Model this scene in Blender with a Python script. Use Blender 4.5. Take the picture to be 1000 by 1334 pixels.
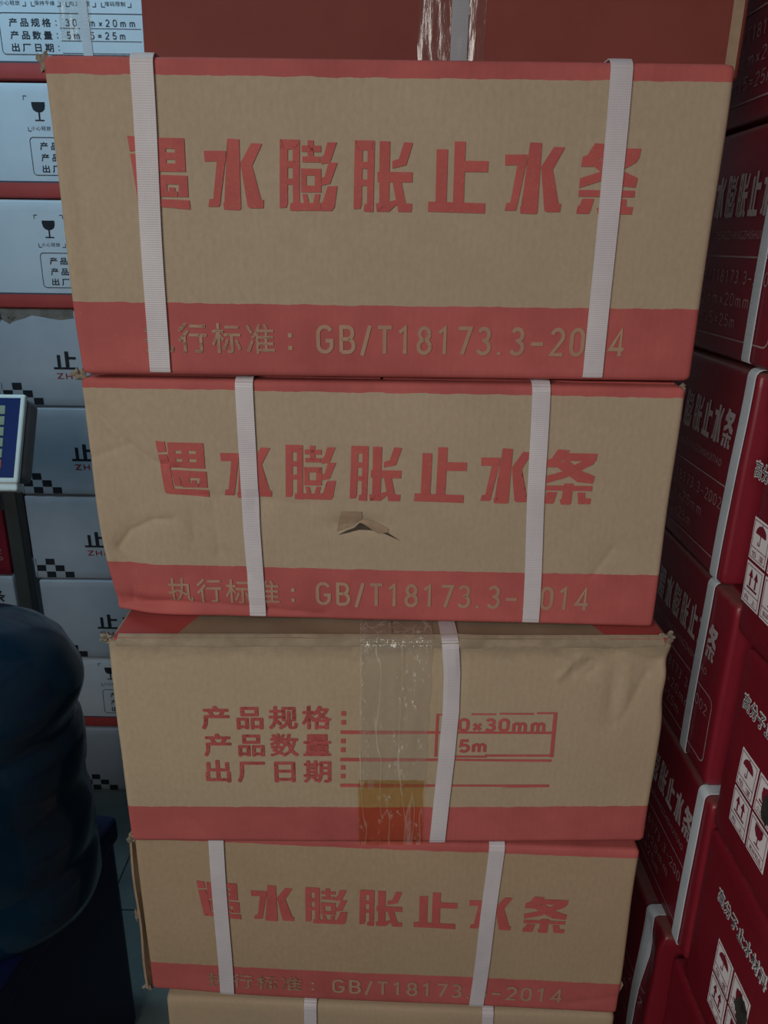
import bpy, bmesh, math, random
from mathutils import Vector, Matrix, noise as mn
scene = bpy.context.scene
for o in list(bpy.data.objects):
    bpy.data.objects.remove(o)
random.seed(7)
COL = scene.collection

# ------------------------------------------------------------------ camera
PITCH, ROLL, FPX = 0.33491, -0.01261, 1000.0
fw = Vector((0, math.cos(PITCH), -math.sin(PITCH)))
dn0 = Vector((0, -math.sin(PITCH), -math.cos(PITCH)))
rt0 = Vector((1, 0, 0))
rt = math.cos(ROLL) * rt0 + math.sin(ROLL) * dn0
dn = -math.sin(ROLL) * rt0 + math.cos(ROLL) * dn0
cd = bpy.data.cameras.new('camera')
cam = bpy.data.objects.new('camera', cd)
COL.objects.link(cam)
cd.sensor_fit = 'VERTICAL'
cd.sensor_height = 24.0
cd.lens = FPX / 1334.0 * 24.0
cd.clip_start = 0.02
cam.matrix_world = Matrix((
    (rt.x, -dn.x, -fw.x, 0), (rt.y, -dn.y, -fw.y, 0), (rt.z, -dn.z, -fw.z, 0), (0, 0, 0, 1)))
scene.camera = cam

# ------------------------------------------------------------------ world, lights, exposure
w = bpy.data.worlds.new('world'); scene.world = w; w.use_nodes = True
w.node_tree.nodes['Background'].inputs[0].default_value = (0.72, 0.80, 1.0, 1)
w.node_tree.nodes['Background'].inputs[1].default_value = 0.045


def area(name, loc, target, sx, sy, power, colour):
    l = bpy.data.lights.new(name, 'AREA'); l.shape = 'RECTANGLE'
    l.size, l.size_y, l.energy, l.color = sx, sy, power, colour
    o = bpy.data.objects.new(name, l); COL.objects.link(o)
    o.location = loc
    o.rotation_euler = (Vector(target) - Vector(loc)).to_track_quat('-Z', 'Y').to_euler()
    return o


key = area('shopfront_daylight', (-0.72, -0.95, 0.36), (0.42, 0.6, -0.40), 1.2, 1.1, 9.1, (1.0, 0.98, 0.905))
key.data.spread = math.radians(105)
area('aisle_tube_light', (-0.90, 1.0, 1.05), (-0.70, 1.7, 0.2), 0.9, 0.12, 9.0, (0.46, 0.80, 1.0))
scene.view_settings.view_transform = 'Standard'
scene.view_settings.look = 'None'
scene.view_settings.gamma = 1.0
scene.view_settings.use_curve_mapping = False
scene.view_settings.exposure = 0.0


# ------------------------------------------------------------------ helpers: nodes and materials
class NT:
    def __init__(self, name):
        self.m = bpy.data.materials.new(name); self.m.use_nodes = True
        self.t = self.m.node_tree; self.n = self.t.nodes
        self.b = self.n['Principled BSDF']

    def add(self, kind, **kw):
        nd = self.n.new(kind)
        for k, v in kw.items():
            if k.startswith('i_'):
                nd.inputs[k[2:].replace('_', ' ')].default_value = v
            else:
                setattr(nd, k, v)
        return nd

    def link(self, a, b): self.t.links.new(a, b)

    def coord(self, which='Object'):
        return self.add('ShaderNodeTexCoord').outputs[which]

    def noise(self, scale, detail=4.0, rough=0.55, vec=None, sc=None):
        nd = self.add('ShaderNodeTexNoise'); nd.inputs['Scale'].default_value = scale
        nd.inputs['Detail'].default_value = detail; nd.inputs['Roughness'].default_value = rough
        v = vec or self.coord()
        if sc:
            mp = self.add('ShaderNodeMapping'); mp.inputs['Scale'].default_value = sc
            self.link(v, mp.inputs['Vector']); v = mp.outputs[0]
        self.link(v, nd.inputs['Vector'])
        return nd.outputs['Fac']

    def math(self, op, a, b=None, clamp=False):
        nd = self.add('ShaderNodeMath', operation=op); nd.use_clamp = clamp
        for i, v in enumerate((a, b)):
            if v is None: continue
            if isinstance(v, (int, float)): nd.inputs[i].default_value = v
            else: self.link(v, nd.inputs[i])
        return nd.outputs[0]

    def ramp(self, fac, a, b, ca=(0, 0, 0, 1), cb=(1, 1, 1, 1)):
        nd = self.add('ShaderNodeValToRGB')
        e = nd.color_ramp.elements
        e[0].position, e[1].position = a, b; e[0].color, e[1].color = ca, cb
        self.link(fac, nd.inputs[0]); return nd.outputs[0]

    def mix(self, fac, a, b, mode='MIX'):
        nd = self.add('ShaderNodeMix', data_type='RGBA', blend_type=mode)
        for i, v in ((0, fac), (6, a), (7, b)):
            if isinstance(v, (int, float)): nd.inputs[i].default_value = v
            elif isinstance(v, tuple): nd.inputs[i].default_value = v
            else: self.link(v, nd.inputs[i])
        return nd.outputs[2]

    def bump(self, h, strength=0.2, dist=0.001):
        nd = self.add('ShaderNodeBump'); nd.inputs['Strength'].default_value = strength
        nd.inputs['Distance'].default_value = dist
        self.link(h, nd.inputs['Height']); self.link(nd.outputs[0], self.b.inputs['Normal'])

    def base(self, c):
        if isinstance(c, tuple): self.b.inputs['Base Color'].default_value = c
        else: self.link(c, self.b.inputs['Base Color'])
        return self

    def rough(self, r, spec=0.3):
        self.b.inputs['Roughness'].default_value = r
        self.b.inputs['Specular IOR Level'].default_value = spec
        return self


KRAFT = (0.37, 0.288, 0.205, 1)
KRAFT2 = (0.32, 0.245, 0.172, 1)
INK = (0.40, 0.095, 0.088, 1)
INK2 = (0.32, 0.072, 0.068, 1)


def m_kraft(name, band=0.0, strip=99.0, dirt=0.0, ink=INK, ink2=INK2, side_red=0.0, kraft=KRAFT, kraft2=KRAFT2):
    """kraft board with a printed red band (v < band) and top strip (v > strip); v = height in the UV map"""
    t = NT(name)
    obj = t.coord()
    fib = t.noise(260, 3, 0.6, obj, (1, 1, 0.6))
    big = t.noise(7, 4, 0.6, obj)
    k = t.mix(t.ramp(t.math('ADD', t.math('MULTIPLY', fib, 0.5), t.math('MULTIPLY', big, 0.5)), 0.36, 0.64), kraft2, kraft)
    blot = t.ramp(t.noise(3.2, 5, 0.65, obj), 0.50, 0.72)
    k = t.mix(t.math('MULTIPLY', blot, 0.30), k, (0.25, 0.19, 0.13, 1))
    uv = t.add('ShaderNodeSeparateXYZ'); t.link(t.coord('UV'), uv.inputs[0])
    wob = t.math('MULTIPLY', t.math('SUBTRACT', t.noise(60, 3, 0.6, obj), 0.5), 0.003)
    v = t.math('ADD', uv.outputs[1], wob)
    lo = t.math('LESS_THAN', v, band); hi = t.math('GREATER_THAN', v, strip)
    m = t.math('MAXIMUM', lo, hi)
    wear = t.ramp(t.noise(420, 3, 0.7, obj), 0.66, 0.80)
    red = t.mix(t.ramp(t.noise(14, 5, 0.6, obj), 0.35, 0.65), ink2, ink)
    red = t.mix(t.math('MULTIPLY', wear, 0.45), red, k)
    c = t.mix(m, k, red)
    if dirt:
        d = t.ramp(t.math('ADD', uv.outputs[1], t.math('MULTIPLY', t.noise(32, 5, 0.7, obj, (1, 1, 2)), 0.034)), dirt + 0.008, dirt + 0.034)
        c = t.mix(t.math('MULTIPLY', d, 0.75), c, (0.11, 0.09, 0.065, 1))
    t.base(c).rough(0.78, 0.25)
    flute = t.add('ShaderNodeTexWave', wave_type='BANDS', bands_direction='X')
    flute.inputs['Scale'].default_value = 52; flute.inputs['Distortion'].default_value = 1.0
    t.link(obj, flute.inputs['Vector'])
    t.bump(t.math('ADD', t.math('MULTIPLY', fib, 0.8), t.math('MULTIPLY', flute.outputs['Fac'], 0.25)), 0.22, 0.0006)
    return t.m


def m_ink(name, c1, c2, under, wear=0.35):
    t = NT(name); obj = t.coord()
    c = t.mix(t.ramp(t.noise(24, 4, 0.6, obj), 0.35, 0.68), c2, c1)
    c = t.mix(t.math('MULTIPLY', t.ramp(t.noise(380, 4, 0.7, obj), 0.55, 0.75), wear), c, under)
    t.base(c).rough(0.72, 0.25); return t.m


def m_plain(name, c1, c2, rough=0.6, scale=30, bump=0.0, spec=0.3, coat=0.0):
    t = NT(name); obj = t.coord()
    n = t.noise(scale, 5, 0.6, obj)
    t.base(t.mix(t.ramp(n, 0.3, 0.7), c1, c2)).rough(rough, spec)
    if coat:
        t.b.inputs['Coat Weight'].default_value = coat; t.b.inputs['Coat Roughness'].default_value = 0.22
    if bump: t.bump(n, bump, 0.002)
    return t.m


def m_strap(name, c1, c2):
    """woven polypropylene band, UV in metres along (y) and across (x)"""
    t = NT(name); uv = t.coord('UV')
    wv = t.add('ShaderNodeTexWave', wave_type='BANDS', bands_direction='Y')
    wv.inputs['Scale'].default_value = 190; wv.inputs['Distortion'].default_value = 0.6
    t.link(uv, wv.inputs['Vector'])
    wx = t.add('ShaderNodeTexWave', wave_type='BANDS', bands_direction='X')
    wx.inputs['Scale'].default_value = 230
    t.link(uv, wx.inputs['Vector'])
    h = t.math('MULTIPLY', wv.outputs['Fac'], t.math('ADD', wx.outputs['Fac'], 0.6))
    big = t.noise(16, 4, 0.6)
    c = t.mix(t.ramp(big, 0.35, 0.65), c2, c1)
    c = t.mix(t.math('MULTIPLY', h, 0.10), c, (0.36, 0.34, 0.35, 1))
    t.base(c).rough(0.42, 0.45)
    t.bump(h, 0.35, 0.0006)
    tr = t.add('ShaderNodeBsdfTransparent'); mx = t.add('ShaderNodeMixShader')
    mx.inputs[0].default_value = 0.22
    out = t.n['Material Output']
    t.link(t.b.outputs[0], mx.inputs[1]); t.link(tr.outputs[0], mx.inputs[2]); t.link(mx.outputs[0], out.inputs[0])
    return t.m


def m_tape(name, tint=(0.985, 0.97, 0.93, 1), painted_sheen=0.11, glint_bubbles=0.62, relief=0.006):
    t = NT(name); obj = t.coord()
    out = t.n['Material Output']
    tr = t.add('ShaderNodeBsdfTransparent'); tr.inputs[0].default_value = tint
    gl = t.add('ShaderNodeBsdfGlossy'); gl.inputs['Roughness'].default_value = 0.20
    b = t.add('ShaderNodeBump'); b.inputs['Strength'].default_value = 0.8; b.inputs['Distance'].default_value = relief
    n = t.noise(55, 4, 0.65, obj, (1.6, 1.6, 0.28))
    t.link(n, b.inputs['Height']); t.link(b.outputs[0], gl.inputs['Normal'])
    fr = t.add('ShaderNodeLayerWeight'); fr.inputs[0].default_value = 0.35
    mx = t.add('ShaderNodeMixShader')
    t.link(t.math('ADD', t.math('MULTIPLY', t.math('POWER', fr.outputs['Facing'], 3.0), 0.5), 0.10, True), mx.inputs[0])
    # trapped air and creases; the film's sheen and glints are painted in too
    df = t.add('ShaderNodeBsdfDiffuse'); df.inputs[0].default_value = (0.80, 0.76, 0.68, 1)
    glint_bub = t.math('MULTIPLY', t.ramp(t.noise(170, 4, 0.7, obj, (1, 1, 0.6)), 0.56, 0.68), t.ramp(t.noise(26, 3, 0.6, obj, (1.7, 1, 0.7)), 0.47, 0.62))
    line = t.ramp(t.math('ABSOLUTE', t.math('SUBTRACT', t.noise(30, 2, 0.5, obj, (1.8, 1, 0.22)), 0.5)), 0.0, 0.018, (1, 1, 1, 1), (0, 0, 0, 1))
    glint_haze = t.math('ADD', t.math('MULTIPLY', glint_bub, glint_bubbles), t.math('MULTIPLY', line, glint_bubbles * 0.4))
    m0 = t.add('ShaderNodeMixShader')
    t.link(t.math('ADD', glint_haze, painted_sheen, True), m0.inputs[0]); t.link(tr.outputs[0], m0.inputs[1]); t.link(df.outputs[0], m0.inputs[2])
    t.link(m0.outputs[0], mx.inputs[1]); t.link(gl.outputs[0], mx.inputs[2]); t.link(mx.outputs[0], out.inputs[0])
    t.n.remove(t.b)
    return t.m


def m_white(name, band=0.0, line=0.0, c1=(0.58, 0.63, 0.70, 1), c2=(0.51, 0.56, 0.63, 1)):
    t = NT(name); obj = t.coord()
    uv = t.add('ShaderNodeSeparateXYZ'); t.link(t.coord('UV'), uv.inputs[0])
    c = t.mix(t.ramp(t.noise(9, 5, 0.6, obj), 0.35, 0.7), c2, c1)
    c = t.mix(t.math('LESS_THAN', uv.outputs[1], line), c, (0.07, 0.08, 0.11, 1))
    c = t.mix(t.math('LESS_THAN', uv.outputs[1], band), c, t.mix(t.noise(20, 4, 0.6, obj), (0.42, 0.05, 0.05, 1), (0.50, 0.08, 0.07, 1)))
    t.base(c).rough(0.5, 0.35)
    t.bump(t.noise(150, 3, 0.6, obj), 0.08, 0.001)
    return t.m


def m_redcarton(name):
    t = NT(name); obj = t.coord()
    c = t.mix(t.ramp(t.noise(6, 5, 0.6, obj), 0.3, 0.7), (0.155, 0.0065, 0.016, 1), (0.205, 0.012, 0.024, 1))
    sc = t.ramp(t.noise(30, 6, 0.75, obj, (1, 1, 0.35)), 0.66, 0.84)
    c = t.mix(t.math('MULTIPLY', sc, 0.35), c, (0.36, 0.20, 0.18, 1))
    uv = t.add('ShaderNodeSeparateXYZ'); t.link(t.coord('UV'), uv.inputs[0])
    e = t.ramp(t.math('ADD', uv.outputs[1], t.math('MULTIPLY', t.noise(45, 5, 0.7, obj), 0.014)), 0.219, 0.227)
    c = t.mix(t.math('MULTIPLY', e, 0.6), c, (0.17, 0.11, 0.09, 1))
    t.base(c).rough(0.42, 0.4)
    t.b.inputs['Coat Weight'].default_value = 0.12; t.b.inputs['Coat Roughness'].default_value = 0.25
    t.bump(t.noise(11, 4, 0.6, obj), 0.12, 0.006)
    return t.m


MAT = {}
MAT['ink'] = m_ink('red_print_ink', (0.41, 0.088, 0.080, 1), (0.35, 0.072, 0.066, 1), (0.36, 0.26, 0.17, 1), 0.30)
MAT['reverse'] = m_ink('bare_board_in_print', (0.36, 0.235, 0.155, 1), (0.31, 0.18, 0.125, 1), (0.38, 0.085, 0.075, 1), 0.55)
MAT['black'] = m_ink('black_print_ink', (0.018, 0.022, 0.03, 1), (0.012, 0.014, 0.02, 1), (0.2, 0.2, 0.22, 1), 0.1)
MAT['grey_ink'] = m_ink('dark_grey_print_ink', (0.055, 0.065, 0.085, 1), (0.04, 0.05, 0.065, 1), (0.3, 0.3, 0.32, 1), 0.15)
MAT['red_ink'] = m_ink('dull_red_print_ink', (0.33, 0.045, 0.04, 1), (0.26, 0.03, 0.03, 1), (0.5, 0.45, 0.45, 1), 0.15)
MAT['white_ink'] = m_ink('white_print_ink', (0.74, 0.70, 0.72, 1), (0.62, 0.58, 0.60, 1), (0.18, 0.01, 0.02, 1), 0.35)
MAT['shaded_white'] = m_ink('shaded_worn_title_ink', (0.50, 0.45, 0.47, 1), (0.38, 0.33, 0.35, 1), (0.18, 0.01, 0.02, 1), 0.5)  # speckled wear, plus the far row's shade painted in as a dimmer white
MAT['pale_ink'] = m_ink('pale_worn_print_ink', (0.42, 0.30, 0.31, 1), (0.30, 0.18, 0.20, 1), (0.18, 0.01, 0.02, 1), 0.6)
MAT['panel_white'] = m_ink('white_pictogram_print', (0.80, 0.76, 0.80, 1), (0.72, 0.68, 0.72, 1), (0.4, 0.3, 0.32, 1), 0.12)
MAT['darkred_ink'] = m_ink('dark_red_symbol_ink', (0.20, 0.012, 0.03, 1), (0.15, 0.008, 0.02, 1), (0.4, 0.3, 0.32, 1), 0.1)
MAT['strap'] = m_strap('white_woven_strap', (0.66, 0.62, 0.65, 1), (0.58, 0.53, 0.57, 1))
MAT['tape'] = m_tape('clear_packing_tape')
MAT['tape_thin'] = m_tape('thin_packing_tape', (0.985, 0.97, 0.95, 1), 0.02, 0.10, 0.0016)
MAT['tape_amber'] = m_tape('aged_packing_tape', (0.97, 0.84, 0.62, 1), 0.0, 0.40)
MAT['paper'] = m_plain('torn_board_core', (0.29, 0.24, 0.185, 1), (0.09, 0.07, 0.052, 1), 0.9, 160, 0.6)
MAT['core_dark'] = m_plain('exposed_board_inside', (0.035, 0.027, 0.02, 1), (0.075, 0.058, 0.042, 1), 0.9, 120, 0.5)
MAT['peel'] = m_plain('peeled_board_liner', (0.24, 0.165, 0.11, 1), (0.31, 0.22, 0.15, 1), 0.9, 60, 0.3)
MAT['stain'] = m_plain('black_grime', (0.012, 0.012, 0.012, 1), (0.06, 0.055, 0.05, 1), 0.8, 60, 0.3)


# ------------------------------------------------------------------ helpers: meshes and objects
def link_mesh(name, verts, faces, mat, parent=None, smooth=False, uvs=None):
    me = bpy.data.meshes.new(name)
    me.from_pydata([tuple(v) for v in verts], [], faces)
    if mat: me.materials.append(mat)
    if smooth:
        me.polygons.foreach_set('use_smooth', [True] * len(me.polygons))
    if uvs is not None:
        ul = me.uv_layers.new(name='UVMap')
        for lp in me.loops:
            ul.data[lp.index].uv = uvs[lp.vertex_index]
    me.update()
    o = bpy.data.objects.new(name, me); COL.objects.link(o)
    if parent: o.parent = parent
    return o


def empty(name, loc, rz=0.0):
    o = bpy.data.objects.new(name, None); COL.objects.link(o)
    o.location = loc; o.rotation_euler = (0, 0, rz); o.empty_display_size = 0.05
    return o


def tag(o, label=None, cat=None, group=None, kind=None):
    if label: o['label'] = label
    if cat: o['category'] = cat
    if group: o['group'] = group
    if kind: o['kind'] = kind
    return o


def seg_d(px, pz, a, b):
    ax, az = a; bx, bz = b
    dx, dz = bx - ax, bz - az
    l2 = dx * dx + dz * dz
    t = max(0, min(1, ((px - ax) * dx + (pz - az) * dz) / l2)) if l2 else 0
    return math.hypot(px - ax - t * dx, pz - az - t * dz)


# ------------------------------------------------------------------ glyphs of the heavy title lettering
Q = []
GL = {}


def R(x0, y0, x1, y1): return [(x0, y0), (x1, y0), (x1, y1), (x0, y1)]


# coordinates: x right, y DOWN, drawn in the frame given last (x0,y0,x1,y1)
GL['yu'] = ([
    [(72, 112), (118, 115), (122, 155), (78, 160)],
    [(78, 168), (124, 166), (142, 290), (146, 310), (150, 330), (105, 330), (98, 320)],
    [(98, 318), (150, 308), (322, 312), (324, 342), (110, 330)],
    R(130, 117, 166, 222), R(130, 117, 310, 150), R(199, 117, 231, 222), R(270, 119, 312, 222),
    R(130, 162, 310, 184), R(130, 196, 312, 222),
    [(138, 231), (318, 234), (318, 256), (140, 256)], [(138, 231), (176, 231), (186, 298), (152, 296)],
    R(186, 240, 228, 290), R(190, 284, 272, 302), R(236, 272, 262, 302), [(284, 240), (318, 240), (318, 302), (274, 302), (286, 286)],
    R(228, 240, 290, 262),
], (72, 112, 324, 342))
GL['shui'] = ([
    [(440, 135), (487, 137), (487, 392), (480, 398), (418, 396), (415, 370), (440, 371)],
    [(345, 180), (432, 179), (432, 216), (347, 219)],
    [(396, 214), (432, 200), (402, 380), (396, 386), (354, 386), (360, 358), (376, 355)],
    [(535, 150), (578, 152), (536, 232), (490, 236), (490, 222)],
    [(490, 228), (536, 230), (541, 352), (580, 358), (578, 389), (525, 390), (514, 384)],
], (345, 135, 580, 398))
YUE = [
    [(616, 148), (648, 148), (644, 372), (638, 388), (611, 390), (614, 360), (617, 345)],
    [(668, 150), (696, 150), (692, 400), (652, 398), (655, 372), (666, 370)],
    R(618, 148, 694, 182), R(640, 222, 680, 246), R(640, 284, 680, 306),
]
GL['peng'] = (YUE + [
    R(704, 168, 782, 190), R(728, 150, 752, 222), R(706, 206, 778, 226),
    R(700, 248, 722, 332), R(756, 248, 782, 332), R(700, 248, 782, 272), R(700, 308, 782, 332),
    [(704, 338), (724, 338), (732, 374), (712, 374)], [(756, 338), (778, 338), (770, 374), (748, 374)],
    R(690, 370, 784, 398),
    [(808, 156), (846, 156), (818, 226), (782, 232), (782, 206), (794, 200)],
    [(812, 226), (849, 226), (818, 300), (782, 308), (784, 280), (796, 276)],
    [(808, 310), (848, 308), (836, 384), (824, 398), (776, 398), (778, 368), (802, 364)],
], (611, 148, 849, 400))
GL['zhang'] = ([[(x - 2, y) for x, y in pl] for pl in YUE] + [
    R(706, 256, 848, 292), [(714, 150), (756, 150), (754, 392), (704, 398), (700, 370), (714, 366)],
    [(812, 152), (848, 154), (822, 232), (766, 244), (766, 218), (792, 210)],
    [(768, 292), (804, 292), (822, 366), (848, 368), (846, 398), (792, 398)],
    [(714, 372), (792, 352), (792, 366), (754, 398), (704, 398)],
], (609, 148, 848, 400))
GL['zhi'] = ([
    R(134, 168, 180, 348), R(207, 142, 252, 348), R(246, 205, 348, 242),
    [(104, 343), (342, 347), (342, 382), (103, 378)],
], (103, 142, 348, 382))
GL['tiao'] = ([
    [(508, 270), (548, 272), (508, 318), (474, 318), (476, 298), (490, 294)],
    [(500, 279), (640, 280), (637, 300), (500, 300)],
    [(600, 296), (637, 296), (630, 308), (540, 346), (474, 362), (474, 342), (530, 328)],
    [(508, 304), (548, 300), (596, 326), (640, 340), (636, 360), (584, 356), (512, 318)],
    R(474, 366, 636, 380), [(540, 360), (572, 360), (570, 414), (566, 418), (536, 418), (530, 404), (540, 402)],
    [(486, 384), (520, 384), (512, 412), (508, 416), (472, 416), (474, 400), (484, 398)],
    [(588, 384), (614, 384), (616, 400), (636, 400), (634, 416), (594, 416)],
], (472, 270, 640, 418))


def glyph_polys(key, x0, z0, x1, z1):
    polys, (a, b, c, d) = GL[key]
    sx, sz = (x1 - x0) / (c - a), (z1 - z0) / (d - b)
    return [[(x0 + (x - a) * sx, z1 - (y - b) * sz) for x, y in pl] for pl in polys]


TITLE = ['yu', 'shui', 'peng', 'zhang', 'zhi', 'shui', 'tiao']


def title_polys(x0, z0, x1, z1):
    n = 7; pitch = (x1 - x0 + 0.012) / n; g = pitch - 0.012 * (x1 - x0) / 0.38
    out = []
    for i, k in enumerate(TITLE):
        dz = 0.0 if i else 0.001
        out += glyph_polys(k, x0 + i * pitch, z0, x0 + i * pitch + g, z1 + dz)
    return out


# ------------------------------------------------------------------ font text as flat meshes (cached, unit box)
FONT = {}


def font_mesh(s, bold=0.0, space=1.0):
    key = (s, bold, space)
    if key in FONT: return FONT[key]
    cu = bpy.data.curves.new('t', 'FONT'); cu.body = s; cu.offset = bold; cu.space_character = space
    cu.resolution_u = 3
    ob = bpy.data.objects.new('t', cu); COL.objects.link(ob)
    dg = bpy.context.evaluated_depsgraph_get()
    me = bpy.data.meshes.new_from_object(ob.evaluated_get(dg))
    vs = [(v.co.x, v.co.y) for v in me.vertices]; fs = [tuple(p.vertices) for p in me.polygons]
    bpy.data.objects.remove(ob); bpy.data.curves.remove(cu); bpy.data.meshes.remove(me)
    FONT[key] = (vs, fs)
    return FONT[key]


def text_fit(s, x0, z0, x1, z1, bold=0.0, space=1.0):
    """vertices (x,z) and faces of a text stretched to the given box"""
    vs, fs = font_mesh(s, bold, space)
    a = min(v[0] for v in vs); c = max(v[0] for v in vs); b = min(v[1] for v in vs); d = max(v[1] for v in vs)
    return [(x0 + (x - a) * (x1 - x0) / (c - a), z0 + (y - b) * (z1 - z0) / (d - b)) for x, y in vs], fs


def fat(s, x0, z0, x1, z1, d, space=1.0):
    """bolder text: overlapping copies shifted by d"""
    return merge(*[([(x + d * a, z + d * b) for x, z in text_fit(s, x0 + d, z0 + d, x1 - d, z1 - d, 0.0, space)[0]], font_mesh(s, 0.0, space)[1])
                   for a, b in ((0, 0), (1, 0), (-1, 0), (0, 1), (0, -1), (.7, .7), (-.7, .7), (.7, -.7), (-.7, -.7))])


def polys_to_vf(polys):
    vs, fs = [], []
    for pl in polys:
        n = len(vs); vs += pl; fs.append(tuple(range(n, n + len(pl))))
    return vs, fs


def rrect_line(x0, z0, x1, z1, r, wd, n=5):
    """a thin rounded rectangular outline"""
    def ring(o):
        pts = []
        for cx, cz, a0 in ((x1 - r, z1 - r, 0), (x0 + r, z1 - r, 90), (x0 + r, z0 + r, 180), (x1 - r, z0 + r, 270)):
            for k in range(n + 1):
                a = math.radians(a0 + 90 * k / n)
                pts.append((cx + (r + o) * math.cos(a), cz + (r + o) * math.sin(a)))
        return pts
    A, B = ring(0), ring(-wd); n_ = len(A)
    return A + B, [(i, (i + 1) % n_, n_ + (i + 1) % n_, n_ + i) for i in range(n_)]


def arc(cx, cy, rx, ry, a0, a1, n=10):
    return [(cx + rx * math.cos(math.radians(a0 + (a1 - a0) * i / n)), cy + ry * math.sin(math.radians(a0 + (a1 - a0) * i / n))) for i in range(n + 1)]


STROKE = {   # plain gothic numerals and capitals: (advance, strokes)
    '0': (.60, [arc(.28, .70, .22, .26, 0, 180) + arc(.28, .30, .22, .26, 180, 360) + [(.50, .70)]]),
    '1': (.60, [[(.08, .78), (.30, .96), (.30, 0)]]),
    '2': (.60, [arc(.28, .71, .22, .25, 165, -35) + [(.07, .04), (.53, .04)]]),
    '3': (.60, [arc(.27, .74, .20, .22, 155, -80) + arc(.27, .28, .23, .24, 80, -155)]),
    '4': (.62, [[(.42, 0), (.42, .96), (.04, .26), (.57, .26)]]),
    '5': (.60, [[(.50, .96), (.13, .96), (.09, .52)] + arc(.28, .32, .23, .28, 125, -150)]),
    '7': (.60, [[(.05, .96), (.52, .96), (.22, 0)]]),
    '8': (.60, [arc(.28, .74, .19, .22, 0, 360, 16), arc(.28, .28, .23, .24, 0, 360, 16)]),
    'G': (.70, [arc(.32, .70, .26, .26, 25, 180) + arc(.32, .30, .26, .26, 180, 350) + [(.58, .45), (.34, .45)]]),
    'B': (.66, [[(.08, .04), (.08, .96), (.32, .96)] + arc(.32, .74, .20, .22, 90, -90) + [(.08, .52)], [(.08, .52), (.34, .52)] + arc(.34, .28, .22, .24, 90, -90) + [(.08, .04)]]),
    'T': (.62, [[(.03, .96), (.57, .96)], [(.30, .96), (.30, 0)]]),
    '/': (.46, [[(.05, -.08), (.36, 1.02)]]),
    '.': (.36, [[(.12, .0), (.12, .10)]]),
    '-': (.62, [[(.05, .42), (.53, .42)]]),
    '=': (.62, [[(.06, .32), (.54, .32)], [(.06, .56), (.54, .56)]]),
    'x': (.56, [[(.08, .08), (.46, .60)], [(.46, .08), (.08, .60)]]),
    'm': (.86, [[(.07, 0), (.07, .64)], [(.07, .42)] + arc(.23, .46, .15, .18, 180, 0) + [(.38, 0)], [(.38, .42)] + arc(.54, .46, .15, .18, 180, 0) + [(.69, 0)]]),
}


def stroke_text(txt, x0, z0, x1, z1, wd, gap=0.18):
    """numerals drawn as strokes of one weight, stretched to the box"""
    tot = sum(STROKE[c][0] + gap for c in txt) - gap
    sx, sz = (x1 - x0) / tot, (z1 - z0)
    vs, fs = [], []
    cur = 0.0
    for c in txt:
        adv, strokes = STROKE[c]
        for st in strokes:
            P = [(x0 + (cur + a) * sx, z0 + b * sz) for a, b in st]
            n = len(vs); N = len(P)
            for i in range(N):
                ax, az = P[max(0, i - 1)]; bx, bz = P[i]; cx, cz = P[min(N - 1, i + 1)]
                d1 = Vector((bx - ax, bz - az)); d2 = Vector((cx - bx, cz - bz))
                if d1.length < 1e-9: d1 = d2.copy()
                if d2.length < 1e-9: d2 = d1.copy()
                d1.normalize(); d2.normalize()
                n1 = Vector((-d1.y, d1.x)); n2 = Vector((-d2.y, d2.x)); m = n1 + n2
                if m.length < 0.3: m = n1.copy()
                m.normalize(); k = wd / 2 / max(0.55, m.dot(n1))
                vs += [(bx + m.x * k, bz + m.y * k), (bx - m.x * k, bz - m.y * k)]
            for i in range(N - 1):
                fs.append((n + 2 * i, n + 2 * i + 1, n + 2 * i + 3, n + 2 * i + 2))
        cur += adv + gap
    return vs, fs


def merge(*vfs):
    V, F = [], []
    for vs, fs in vfs:
        n = len(V); V += list(vs); F += [tuple(i + n for i in f) for f in fs]
    return V, F


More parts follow.
